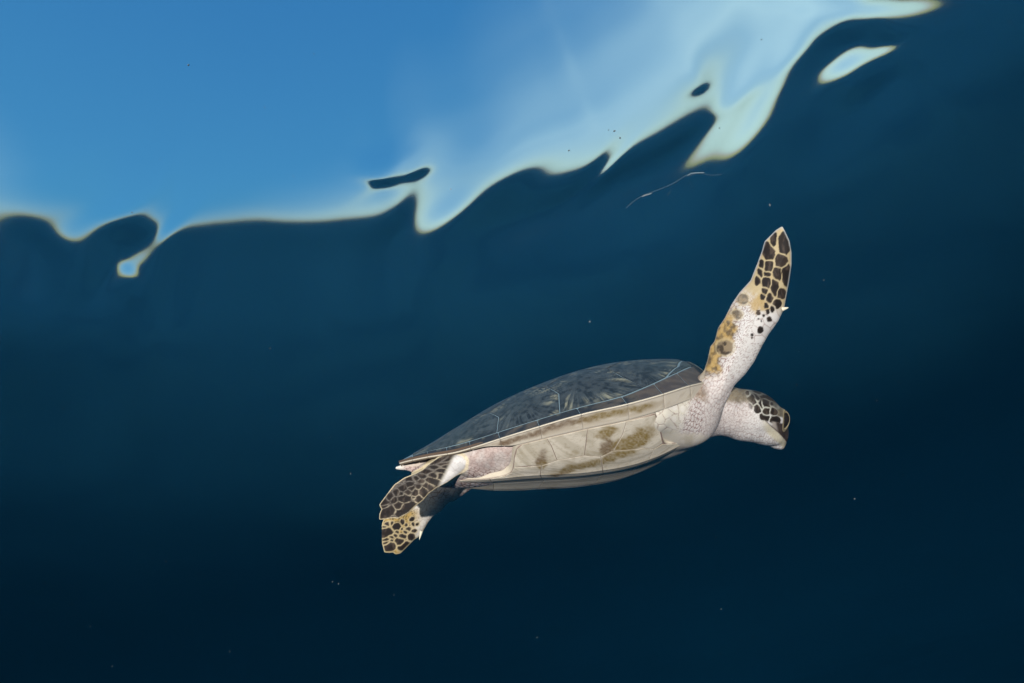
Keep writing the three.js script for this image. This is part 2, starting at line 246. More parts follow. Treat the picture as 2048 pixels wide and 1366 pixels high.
// large side plates: near side first
const C = [[0.055, 0.1, 0.1], [0.35, 0.33, 0.312], [0.525, 0.512, 0.49], [0.725, 0.70, 0.735], [0.925, 0.885, 0.815]];   // seam: at s .2, .6 and at the rim plates
for (const sg of [1, -1]) for (let i = 0; i < 4; i++) {
  const A = C[i], B = C[i + 1], vMid = (V[i] + V[i + 1]) / 2, o = [];
  const tip = (q) => [q[0] + (q[1] - q[0]) * 0.55, 0.44];
  const a0 = i === 0 ? [0.13, 0.47] : [vMid, 0.44], b0 = i === 3 ? [0.755 + 0.0, 0.44] : [(V[i + 1] + V[i + 2]) / 2, 0.44], vtx = [V[i + 1], 0.2];
  if (i === 0) o.push([0.05, 0.56], a0, vtx, b0); else if (i === 3) o.push([V[3] + 0.095, 0.44], [V[4], 0.2], [0.832, 0.44], [V[5], 0.345]); else o.push(a0, vtx, b0);
  // the seams run between the zigzag of the middle plates and the rim plates
  const low0 = A[2], low1 = B[2];
  if (i < 3) o.push([B[1], 0.64], [low1, innerS(low1)]); else o.push([B[1], 0.6], [low1, innerS(low1)]);
  for (let k = 1; k < 4; k++) { const u = lerp(low1, low0, k / 4); o.push([u, innerS(u)]); }
  o.push([low0, innerS(low0)]); if (i) o.push([A[1], 0.64]);
  const c = dorsal(lerp(A[1], B[1], 0.34), sg * 0.55);
  addScute('costal_scute', carapace, o.map(([u, s]) => [u, sg * s]), dorsal, upOut, 0.95, 0.8, hornColor(seed++, c[0], c[2]), shellMat, 40, 14);
}
// plates of the rim, dark above and cream below, each bent round the edge
function rimPlate(u0, u1, sg, id) {
  const nu = 26, up = 16, down = 14;
  return grid(nu, up + down + 6, (a, b) => {
    const j = Math.round(b * (up + down + 6)), du = 0.35 / LEN, e = Math.min(a, 1 - a);
    const lift0 = 1.1 * smooth(0, 0.03, e) - 0.25 * (e < 0.001 ? 1 : 0);
    let u = lerp(u0 + du, u1 - du, a), p, c, bent = 0;
    if (j <= up) {
      const k = j / up, s0 = innerS(u), w = halfWidth(u), sIn = s0 + 0.9 / w, s = lerp(sIn, 0.996, Math.pow(k, 0.85)), q = dorsal(u, sg * s), o = upOut(u, sg * Math.min(s, 0.985)), l = k < 0.01 ? -1 : lift0;
      p = [q[0] + o[0] * l, q[1] + o[1] * l, q[2] + o[2] * l];
      const m = fbm(q[0] * 0.05, q[2] * 0.09, id, 3), st = fbm(q[0] * 0.16, q[2] * 0.03, id + 3, 2);
      c = mixc([0.024, 0.028, 0.032], [0.075, 0.066, 0.055], smooth(0.4, 0.7, m)); c = mixc(c, TAN, 0.35 * smooth(0.6, 0.75, st) * smooth(0.4, 0, k)); c = mixc(c, CREAM, smooth(0.9, 1, k) * 0.55);
      if (u > 0.7) c = mixc(c, [0.09, 0.07, 0.06], 0.5);
    } else if (j < up + 6) {                                         // the rounded edge
      const t = (j - up) / 6, q = ventral(u, 0, sg), ang = t * Math.PI; p = [q[0], q[1] + 1.6 * Math.cos(ang) - 0.2, q[2] + sg * 2 * Math.sin(ang)]; c = mixc(mixc(DARK, CREAM, 0.5), CREAM, smooth(0.1, 0.5, t));
    } else {
      const k = (j - up - 6) / down, band = lerp(0.05, 0.208, smooth(0.25, 0.36, u)), t = lerp(0.01, band - 0.003, k), q = ventral(u, t, sg), l = k > 0.99 ? 0.6 : -lift0 * 0.45;
      p = [q[0], q[1] + l * 0.9, q[2] + sg * -l * 0.35];
      const m = fbm(q[0] * 0.02, q[2] * 0.1, id + 7, 3), st = smooth(0.42, 0.6, fbm(q[0] * 0.035 + id, q[2] * 0.12, id, 4)) * smooth(0.12, 0.4, k) * smooth(0.95, 0.6, k);
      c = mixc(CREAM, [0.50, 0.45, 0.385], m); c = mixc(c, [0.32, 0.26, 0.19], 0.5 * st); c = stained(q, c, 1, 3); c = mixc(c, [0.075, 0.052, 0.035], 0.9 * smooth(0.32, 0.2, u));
    }
    return [p, c];
  });
}
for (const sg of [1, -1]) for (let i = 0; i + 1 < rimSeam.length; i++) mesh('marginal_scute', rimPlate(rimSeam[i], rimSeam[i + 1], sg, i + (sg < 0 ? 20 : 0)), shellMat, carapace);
{ // plate above the neck
  const o = [[0.948, 0.4], [0.955, 0.2], [0.955, -0.2], [0.948, -0.4], [0.996, -0.8], [0.998, 0], [0.996, 0.8]];
  addScute('nuchal_scute', carapace, o, dorsal, upOut, 0.95, 0.8, hornColor(seed++, 270, 0), shellMat, 16, 10);
  for (const sg of [1, -1]) addScute('costal_scute', carapace, [[0.935, 0.36], [0.892, 0.6], [0.825, innerS(0.825)], [0.86, innerS(0.86)], [0.9, innerS(0.9)], [0.94, innerS(0.94)]].map(([u, s]) => [u, s * sg]), dorsal, upOut, 0.95, 0.8, hornColor(seed++, 255, sg * 90), shellMat, 20, 12);
}

// plastron: the belly shield on its own base, plates in pairs
const edgeT = curve([0.14, 0.2, 0.28, 0.305, 0.322, 0.333, 0.34, 0.352, 0.37, 0.72, 0.742, 0.752, 0.762, 0.8, 0.93], [1.15, 1.04, 0.96, 0.92, 0.82, 0.64, 0.45, 0.27, 0.213, 0.213, 0.24, 0.45, 0.72, 0.86, 1.05]);
const plastron = mesh('plastron', grid(170, 100, (a, b) => {
  const q = b * 2 - 1, sg = Math.sign(q) || 1, k = Math.abs(q), u = lerp(0.15, 0.925, a), e = clamp(edgeT(u), 0.2, 1.2);
  let p, rim = 0; const end = smooth(0.04, 0, Math.min(a, 1 - a));
  if (k > 0.95) { p = ventral(u, e, sg); p = [p[0], p[1] + 14 * (k - 0.95) / 0.05, p[2] * lerp(1, 0.97, (k - 0.95) / 0.05)]; rim = 1; } else p = ventral(u, 2 - (2 - e) * k / 0.95, sg);
  return [[p[0], p[1] + 0.2 + 14 * end, p[2]], rim ? CREAM : SEAM_LOW];
}), plastMat, turtle);
function bellyColor(sd) {
  return (k, at, s) => {
    const m = fbm(s[0] * 0.012, s[2] * 0.02, sd, 3), line = fbm(s[0] * 0.02, (s[2] - s[1]) * 0.32, sd + 14, 4), sc = fbm(s[0] * 0.2, (s[2] + s[1]) * 0.3, sd + 6, 3), wash = fbm(s[0] * 0.03, (s[2] - s[1]) * 0.05, sd + 21, 4);
    let c = mixc(CREAM, [0.54, 0.495, 0.42], m); c = mixc(c, [0.31, 0.27, 0.20], 0.45 * smooth(0.46, 0.68, line) + 0.35 * smooth(0.5, 0.72, wash)); c = mixc(c, [0.23, 0.18, 0.11], 0.3 * smooth(0.58, 0.7, sc));
    return stained(s, c, smooth(1, 0.94, k) * 0.6 + 0.4, 3);
  };
}
for (const sg of [1, -1]) {
  const low = flip(outward((u, t) => ventral(u, t, sg)), -1), surf = (u, t) => ventral(u, t, sg), add = (name, o, sd) => addScute(name, plastron, o, surf, low, 0.55, 0.4, bellyColor(sd + (sg < 0 ? 50 : 0)), plastMat, 40, 16);
  const B = 0.212, M = [[0.365, 0.66], [0.41, 0.7], [0.455, 0.62], [0.53, 0.6], [0.575, 0.67], [0.61, 0.6], [0.70, 0.68], [0.73, 0.78]];
  add('inframarginal_scute', [[0.341, 0.45], [0.353, 0.275], [0.37, B + 0.004], [0.438, B], [0.446, 0.34], [0.455, 0.62], [0.41, 0.7], [0.365, 0.66], [0.334, 0.65]], 1);
  add('inframarginal_scute', [[0.438, B], [0.548, B], [0.53, 0.6], [0.455, 0.62], [0.446, 0.34]], 2);
  add('inframarginal_scute', [[0.548, B], [0.655, B], [0.64, 0.38], [0.61, 0.6], [0.575, 0.67], [0.53, 0.6]], 3);
  add('inframarginal_scute', [[0.655, B], [0.738, B + 0.02], [0.748, 0.45], [0.757, 0.72], [0.73, 0.78], [0.70, 0.68], [0.61, 0.6], [0.64, 0.38]], 4);
  add('abdominal_scute', [[0.41, 0.7], [0.455, 0.62], [0.53, 0.6], [0.575, 0.67], [0.58, 1], [0.59, 1.5], [0.59, 2], [0.42, 2], [0.41, 1.4], [0.403, 1]], 5);
  add('pectoral_scute', [[0.575, 0.67], [0.61, 0.6], [0.70, 0.68], [0.73, 0.78], [0.718, 1], [0.71, 1.5], [0.71, 2], [0.59, 2], [0.59, 1.5], [0.58, 1]], 6);
  add('humeral_scute', [[0.73, 0.78], [0.757, 0.74], [0.80, 0.88], [0.84, 0.94], [0.835, 1.5], [0.835, 2], [0.71, 2], [0.71, 1.5], [0.718, 1]], 7);
  add('gular_scute', [[0.84, 0.95], [0.92, 1.06], [0.92, 2], [0.835, 2], [0.835, 1.5]], 8);
  add('femoral_scute', [[0.365, 0.68], [0.41, 0.7], [0.403, 1], [0.41, 1.4], [0.42, 2], [0.27, 2], [0.265, 1.4], [0.26, 0.99], [0.282, 0.962], [0.306, 0.922], [0.323, 0.825], [0.334, 0.65]], 9);
  add('anal_scute', [[0.26, 1.0], [0.265, 1.4], [0.27, 2], [0.155, 2], [0.155, 1.15], [0.2, 1.06]], 10);
}

// ---------------------------------------------------------------- skin: head, neck, flippers and tail as one continuous surface
// Outlines of the flippers are drawn in the plane in which they are seen from the side (hundredths of the shell, as [across, down]); each has its own distance, thickness and tilt.
const OUT = {
  arm: [[1565, 452], [1579, 482], [1583, 504], [1583, 530], [1577.5, 566], [1572, 596], [1568, 618], [1556, 643], [1537, 669], [1523, 694], [1508, 724], [1490, 749], [1468, 771], [1452, 790], [1430, 812], [1408, 838], [1370, 850], [1345, 838], [1350, 805], [1378, 790], [1396, 778], [1408, 755], [1411, 733], [1415, 720], [1418, 706], [1421, 692], [1429, 683], [1433, 668], [1436, 656], [1449.5, 636], [1464, 607], [1479, 585], [1501, 561], [1515, 526], [1524.5, 500], [1529, 483], [1552, 460]],
  leg: [[905, 906], [925, 911], [934, 922], [931, 937], [914, 951], [894, 965], [872, 976.5], [856.5, 988], [847, 1000], [829, 1014], [817, 1026], [795, 1038], [788, 1036], [775, 1038], [758, 1040], [759, 1028], [763, 1018], [758, 1010], [767.5, 997], [777, 984], [789, 968.6], [809, 955], [829, 947], [845, 939], [858, 927], [878, 913]],
  far: [[935, 970], [926, 978], [914, 986], [894, 1008], [880, 1024], [866, 1032], [856.5, 1044], [848.6, 1057.5], [841, 1072], [829, 1079], [815, 1093], [801, 1107], [791, 1109], [786, 1105], [779, 1106], [768.5, 1105], [764.6, 1089], [759.6, 1073], [756.7, 1069], [761.6, 1053.5], [766.6, 1040], [790, 1015], [850, 975], [900, 955]],
};
function outlineField(poly) {                                         // distance to an outline, negative inside, looked up on a grid
  let x0 = 1e9, y0 = 1e9, x1 = -1e9, y1 = -1e9; for (const [x, y] of poly) { x0 = Math.min(x0, x); x1 = Math.max(x1, x); y0 = Math.min(y0, y); y1 = Math.max(y1, y); }
  const pad = 84, st = 1.5; x0 -= pad; y0 -= pad; x1 += pad; y1 += pad; const nx = Math.ceil((x1 - x0) / st) + 1, ny = Math.ceil((y1 - y0) / st) + 1, d = new Float32Array(nx * ny);
  for (let j = 0; j < ny; j++) for (let i = 0; i < nx; i++) {
    const x = x0 + i * st, y = y0 + j * st; let best = 1e9, ins = false;
    for (let a = 0, b = poly.length - 1; a < poly.length; b = a++) {
      const [ax, ay] = poly[a], [bx, by] = poly[b], ex = bx - ax, ey = by - ay, t = clamp(((x - ax) * ex + (y - ay) * ey) / (ex * ex + ey * ey)), dx = x - ax - ex * t, dy = y - ay - ey * t; best = Math.min(best, dx * dx + dy * dy);
      if ((ay > y) !== (by > y) && x < (bx - ax) * (y - ay) / (by - ay) + ax) ins = !ins;
    }
    d[j * nx + i] = Math.sqrt(best) * (ins ? -1 : 1);
  }
  for (let pass = 0; pass < 2; pass++) { const c = d.slice(); for (let j = 1; j < ny - 1; j++) for (let i = 1; i < nx - 1; i++) { const k = j * nx + i; d[k] = (4 * c[k] + c[k - 1] + c[k + 1] + c[k - nx] + c[k + nx]) / 8; } }
  return (x, y) => { const u = (x - x0) / st, v = (y - y0) / st; if (u < 0 || v < 0 || u >= nx - 1 || v >= ny - 1) return 84; const i = u | 0, j = v | 0, a = u - i, b = v - j, k = j * nx + i; return (d[k] * (1 - a) + d[k + 1] * a) * (1 - b) + (d[k + nx] * (1 - a) + d[k + nx + 1] * a) * b; };
}
const field = { arm: outlineField(OUT.arm), leg: outlineField(OUT.leg), far: outlineField(OUT.far) };
// [how far towards the viewer the middle sheet lies, half thickness] at a place of the outline; q runs 0 to 1 from root to tip, e across from the trailing to the leading edge
const sheet = {
  arm: (x, y) => { const q = clamp((830 - y) / 375), ax = lerp(1395, 1572, q) - 14 * Math.sin(q * Math.PI), e = clamp((x - ax) / 60 + 0.5); return [118 + 46 * q + 26 * (e - 0.5) - 14 * q * q, lerp(30, 8, Math.pow(q, 0.6)) * lerp(0.62, 1.1, e)]; },
  leg: (x, y) => { const q = clamp(((925 - x) * 0.82 + (y - 915) * 0.57) / 195), e = clamp(((x - 845) * 0.57 + (y - 985) * 0.82) / 80 + 0.5); return [138 + 34 * q + 56 * (e - 0.5) * (0.3 + q) - 10 * Math.sin(q * 3), lerp(21, 5.5, Math.pow(q, 0.55)) * lerp(0.6, 1.1, e)]; },
  far: (x, y) => { const q = clamp(((920 - x) * 0.72 + (y - 980) * 0.69) / 195), e = clamp(((x - 840) * 0.69 + (y - 1040) * 0.5) / 80 + 0.5); return [-78 + 22 * q - 20 * (e - 0.5), lerp(22, 5.5, Math.pow(q, 0.6)) * lerp(0.7, 1.1, e)]; },
};
function flipper(kind, x, y, z) {
  const sc = (F - z) / F, px = seenX(x, z), py = seenY(y, z), d = field[kind](px, py) * sc; if (d > 80) return d * 0.8;
  const [w, t] = sheet[kind](px, py), n = Math.abs(z - w);
  const ins = Math.max(0, -d), tt = Math.max(1.9, t * Math.sqrt(1 - Math.pow(1 - clamp(ins / (t * 1.9 + 3)), 2)));
  if (d < 0) return Math.max((n - tt) * 0.85, d * 0.9);
  const m = Math.max(0, n - 1.9); return Math.hypot(d, m) * 0.9 - 0.0;
}
const smin = (a, b, k) => { const h = Math.max(k - Math.abs(a - b), 0) / k; return Math.min(a, b) - h * h * k * 0.25; };
function cone(p, a, b, ra, rb) {                                       // tapered limb between two joints
  const bx = b[0] - a[0], by = b[1] - a[1], bz = b[2] - a[2], px = p[0] - a[0], py = p[1] - a[1], pz = p[2] - a[2], t = clamp((px * bx + py * by + pz * bz) / (bx * bx + by * by + bz * bz));
  return Math.hypot(px - bx * t, py - by * t, pz - bz * t) - lerp(ra, rb, t);
}
const nv = (v) => { const l = Math.hypot(...v); return v.map((x) => x / l); }, cr = (a, b) => [a[1] * b[2] - a[2] * b[1], a[2] * b[0] - a[0] * b[2], a[0] * b[1] - a[1] * b[0]], dt = (a, b) => a[0] * b[0] + a[1] * b[1] + a[2] * b[2];
const HC = side(1505, 829, -16), HF = nv([0.84, -0.27, -0.47]), HR = nv(cr(HF, [0.1, 1, -0.02])), HU = cr(HR, HF);
const inHead = (p) => { const q = [p[0] - HC[0], p[1] - HC[1], p[2] - HC[2]]; return [dt(q, HF), dt(q, HU), dt(q, HR)]; };
const fromHead = (f, u, r) => [HC[0] + f * HF[0] + u * HU[0] + r * HR[0], HC[1] + f * HF[1] + u * HU[1] + r * HR[1], HC[2] + f * HF[2] + u * HU[2] + r * HR[2]];
const egg = (h, c, r) => { const x = (h[0] - c[0]) / r[0], y = (h[1] - c[1]) / r[1], z = (h[2] - c[2]) / r[2], k = Math.hypot(x, y, z), g = Math.hypot(x / r[0], y / r[1], z / r[2]); return k < 1e-6 ? -Math.min(...r) : k * (k - 1) / g; };
const EYE = [56, 5, 34];
const mouthY = curve([1515, 1526, 1542, 1560, 1572, 1582], [829, 837, 852, 868, 882, 896]);                     // line of the mouth, seen from the side
const toPose = (v) => { const p = new THREE.Vector3(...v).applyMatrix4(POSE).add(OFF); return [p.x, p.y, p.z]; };
const J = {
  neck0: toPose([215, -34, 0]), neck1: side(1440, 818, -8), neck2: side(1478, 834, -20),
  pad0: toPose([160, -60, 172]), pad1: toPose([222, -48, 138]),
  sh0: toPose([165, -40, 120]), sh1: side(1380, 832, 112), sh2: side(1425, 780, 128),
  shl0: toPose([205, -30, -110]), shl1: toPose([190, -22, -205]), shl2: toPose([130, 4, -300]), shl3: toPose([10, 22, -395]),
  hip0: toPose([-120, -48, 80]), hip1: side(985, 934, 96), knee: side(920, 926, 138),
  hipf0: toPose([-165, -40, -66]), kneef: side(905, 985, -84), tail0: toPose([-170, -38, 0]), tail1: side(842, 930, 30), tail2: side(794, 936, 26),
};
const E1 = new THREE.Vector3();
function skinField(x, y, z, part) {
  const p = [x, y, z], h = inHead(p);
  // trunk inside the shell
  const b = toBody(E1.set(x, y, z)); let d = egg([b.x, b.y, b.z], [-12, -40, 0], [262, 52, 156]);
  d = smin(d, egg([b.x, b.y, b.z], [196, -62, 0], [106, 62, 166]), 24); d = smin(d, egg([b.x, b.y, b.z], [-200, -28, 0], [95, 17, 76]), 12);
  d = smin(d, cone(p, J.neck0, J.neck1, 62, 47), 40); d = smin(d, cone(p, J.neck1, J.neck2, 47, 45), 18);
  if (Math.abs(h[0]) < 190 && Math.abs(h[1]) < 150 && Math.abs(h[2]) < 150) {
    let k = egg(h, [0, 2, 0], [60, 46, 50]); k = smin(k, egg(h, [44, -8, 0], [44, 36, 38]), 22); k = smin(k, egg(h, [36, -34, 0], [56, 19, 33]), 14);
    k = smin(k, egg(h, [86, -23, 0], [20, 27, 18]), 14); k = smin(k, egg(h, [99, -35, 0], [9, 15, 8]), 8); k = smin(k, egg(h, [87, -46, 0], [15, 6, 11]), 7);
    for (const s of [1, -1]) { k = smin(k, egg(h, [EYE[0] - 3, EYE[1] + 1, s * (EYE[2] - 7)], [21, 20, 12]), 8); k = -smin(-k, egg(h, [EYE[0], EYE[1], s * (EYE[2] + 2.5)], [12.5, 16.5, 6.5]), 3); }
    // the line of the mouth
    if (h[2] > -4 && h[0] > 10) { const px = seenX(x, z), py = seenY(y, z); k += 1.5 * Math.exp(-(((py - mouthY(px)) / 1.7) ** 2)) * smooth(1522, 1532, px) * smooth(-2, 4, h[2]); }
    d = smin(d, k, 22);
  }
    d = smin(d, cone(p, J.pad0, J.pad1, 30, 30), 30);
  // near front flipper from the shoulder, far one stretched out behind the body
  let a = cone(p, J.sh0, J.sh1, 50, 40); a = smin(a, cone(p, J.sh1, J.sh2, 40, 28), 24); a = smin(a, flipper('arm', x, y, z), 16); d = smin(d, a, 46);
  if (z < -60) { let f = cone(p, J.shl0, J.shl1, 46, 34); const q = [x, J.shl2[1] + (y - J.shl2[1]) * 1.0, z]; f = smin(f, cone(q, J.shl1, J.shl2, 32, 24), 16); f = smin(f, cone(q, J.shl2, J.shl3, 24, 7), 12); d = smin(d, f, 26); }
  // hind limbs and tail
  if (x < 60) {
    let l = cone(p, J.hip0, J.hip1, 34, 25); l = smin(l, cone(p, J.hip1, J.knee, 25, 16), 10); l = smin(l, flipper('leg', x, y, z), 7); d = smin(d, l, 12);
    let g = cone(p, J.hipf0, J.kneef, 24, 17); g = smin(g, flipper('far', x, y, z), 10); d = smin(d, g, 14);
    let t = cone(p, J.tail0, J.tail1, 22, 12); t = smin(t, cone(p, J.tail1, J.tail2, 13, 3), 6); d = smin(d, t, 14);
  }
  return d;
}

// ---- the pattern of the skin: scales, dark spots, creases
function cells(x, y, seed) { // [distance to the nearest edge between cells, a number of the cell, distance to its middle]
  const xi = Math.floor(x), yi = Math.floor(y); let f1 = 9, f2 = 9, id = 0, ax = 0, ay = 0;
  for (let j = -1; j <= 1; j++) for (let i = -1; i <= 1; i++) { const cx = xi + i + 0.12 + 0.76 * hash3(xi + i, yi + j, seed), cy = yi + j + 0.12 + 0.76 * hash3(xi + i, yi + j, seed + 77), d = Math.hypot(x - cx, y - cy); if (d < f1) { f2 = f1; f1 = d; id = hash3(xi + i, yi + j, seed + 5); } else if (d < f2) f2 = d; }
  return [f2 - f1, id, f1];
}
// scales placed one by one: [x, y, half length, half height, turn]
const SCALES = {
  arm: [[1568, 488, 10, 22, 0], [1547, 480, 5, 12, 10], [1536, 502, 10, 17, -20], [1523, 528, 4, 8, 0], [1538, 532, 8, 11, 0], [1563, 521, 11, 14, 0], [1520, 545, 5, 8, 0], [1534, 548, 6, 4, 0], [1555, 548, 8, 12, 0], [1572, 549, 8, 22, -6], [1515, 562, 5, 8, 0], [1532.5, 565, 8, 11, 0], [1549, 574, 7, 14, 0], [1529, 582, 5, 5, 0], [1562, 588, 8, 10, 0], [1525, 594, 4, 4, 0], [1539.5, 596, 5, 7, 0], [1554, 607, 7, 8, 20], [1533, 612, 4, 5, 0], [1545, 619, 4, 7, 10], [1535.5, 624, 4, 5, 0], [1517.5, 626, 4.5, 4.5, 0], [1527, 631, 2.6, 3, 0], [1539, 638.5, 6, 5.5, 0], [1517.5, 637, 2.5, 2, 0], [1524, 642, 2, 2.4, 0], [1520, 660, 6, 8, 20], [1503, 669, 2.6, 2.8, 0], [1503, 676, 2, 2.4, 0]],
  leg: [[896, 935, 9, 4, 10], [885, 942, 11, 5, 10], [867, 951, 10, 4.5, 5], [882, 953, 10, 6, 15], [867, 963, 15, 7, 15], [855, 971, 11, 6, 20], [847, 986, 8, 11, -20], [832, 986, 6, 7, 0], [839, 999, 11, 7, 20], [810, 996, 11, 8, -25], [796, 1012, 8, 6.5, -10], [812, 1018, 19, 8, -28], [775.5, 1024, 17, 9, -30], [768, 1004, 8, 5.5, -10], [769, 1014, 8, 4, -5], [781, 993, 6, 5, -20], [793, 986, 6, 4.5, -20], [805, 977, 6, 5, -20], [819, 969, 5, 5, 0], [821, 959, 6, 4, -10], [837, 977, 5, 4.5, 0], [844, 964, 5, 4, 0], [823, 977, 4.5, 4, 0], [815, 987, 5, 4.5, 0], [789, 1001, 5, 4.5, 0], [833, 957, 6, 3.5, 0], [846, 952, 7, 4, 0], [855, 943, 8, 3.5, -10], [870, 936, 9, 3, -15], [885, 928, 9, 2.6, -20], [893, 921, 8, 2.2, -20], [878, 922, 8, 2.2, -25], [803, 989, 4, 3.5, 0], [829, 995, 4, 3.5, 0]],
  far: [[772, 1066, 14, 9, -25], [793, 1054, 8, 7, -20], [783, 1047, 4, 3, -20], [804, 1044, 4, 5, 0], [824, 1038, 5, 3.4, -20], [817, 1058, 5, 3.4, 0], [805, 1072, 7, 4.5, 0], [798, 1083, 8.5, 8, 0], [781, 1093, 13, 8, -10], [808, 1092, 13, 7, -35], [823, 1073, 7, 6, -20], [790, 1070, 3.4, 3, 0], [782, 1074, 4, 2.8, 0], [771.5, 1079, 6.5, 3, -10], [771.5, 1086, 6, 3, -10], [810.6, 1064, 3.5, 3, 0], [828, 1063, 4, 3, 0], [826, 1048, 3.2, 3.2, 0], [834, 1048, 3, 2.4, 0], [793, 1064, 3.4, 3, 0], [783, 1082, 3.4, 2.6, 0], [775, 1048, 6, 3.5, -10], [769, 1054, 4, 3, -20], [813, 1050, 3.4, 3, 0], [803, 1058, 3, 2.4, 0]],
  head: [[1504, 797.6, 7, 10.5, -28], [1511.5, 793, 3.4, 8, -35], [1521.5, 809.5, 4.2, 7, -30], [1532, 807.5, 8, 6.5, 25], [1515, 816.8, 6.8, 8.5, -20], [1533, 822, 6.5, 6.3, 10], [1546.5, 822, 6, 7, 0], [1529.5, 834.5, 8.5, 5.6, 22], [1550, 839.5, 9, 7, 12], [1546, 810, 8, 3.4, 25], [1528, 794, 14, 3.4, 24], [1501, 811, 2.6, 4, -20], [1549, 812, 5, 3.4, 30], [1516, 786, 9, 3, 24], [1497, 788, 4, 5, -30]],
};
function placed(list, x, y) { // [fill of the nearest scale 0..1, its number]
  let f1 = 1e9, f2 = 1e9, r1 = 1, id = 0;
  for (let i = 0; i < list.length; i++) { const s = list[i], dx = x - s[0], dy = y - s[1]; if (Math.abs(dx) > 46 || Math.abs(dy) > 46) continue; const c = Math.cos(rad(s[4])), n = Math.sin(rad(s[4])), a = Math.abs(dx * c + dy * n) / s[2], b = Math.abs(-dx * n + dy * c) / s[3], d = Math.pow(Math.pow(a, 2.4) + Math.pow(b, 2.4), 1 / 2.4), w = (d - 1) * Math.min(s[2], s[3]) ; if (w < f1) { f2 = f1; f1 = w; r1 = Math.min(s[2], s[3]); id = i; } else if (w < f2) f2 = w; }
  return [f1, f2, id, r1];
}
const WHITE = [0.48, 0.465, 0.455], PINK = [0.41, 0.34, 0.325], CREASE = [0.17, 0.10, 0.09], OCHRE = [0.28, 0.18, 0.055], SPOT = [0.014, 0.011, 0.010], RIMC = [0.37, 0.305, 0.185];
function scaled(list, x0, y0, base, border, dark, join = 1.3, thin = 0.75) {
  const n = fbm(x0 * 0.12, y0 * 0.12, 4, 2) - 0.5, x = x0 + 5 * n, y = y0 + 5 * (fbm(x0 * 0.1, y0 * 0.1, 14, 2) - 0.5), [f1, f2, id, r] = placed(list, x, y), gap = (f2 - f1) * 0.5, e = Math.min(-(f1 - join + n * 1.2), gap - thin);
  const fill = smooth(-0.5, 0.9, e), tone = hash3(id, 3, 1), deep = smooth(0, r * 0.9, e);
  const halo = smooth(3.4, 0.6, f1); let c = mixc(base, border, halo * 0.85); const dk = mixc(mixc(dark, [0.075, 0.053, 0.04], tone * 0.32), dark, deep);
  const gr = fbm(x * 0.25 + id, y * 0.08, 7, 3); return [mixc(c, mixc(dk, [0.11, 0.082, 0.064], 0.35 * smooth(0.55, 0.75, gr)), fill), fill];
}
function creased(x, y, sz, st, ang, base, amount, seed = 3, wide = 0.13) { // skin broken by fine creases into small scales
  const c = Math.cos(ang), s = Math.sin(ang), wx = x + 3 * (fbm(x * 0.07, y * 0.07, 1, 2) - 0.5) * 2, wy = y + 3 * (fbm(x * 0.07, y * 0.07, 9, 2) - 0.5) * 2, [e, id] = cells((wx * c + wy * s) / (sz * st), (-wx * s + wy * c) / sz, seed);
  const line = smooth(wide, wide * 0.25, e) * amount, l = 0.9 + 0.2 * id; return [mixc([base[0] * l, base[1] * l, base[2] * l], CREASE, line), -line];
}
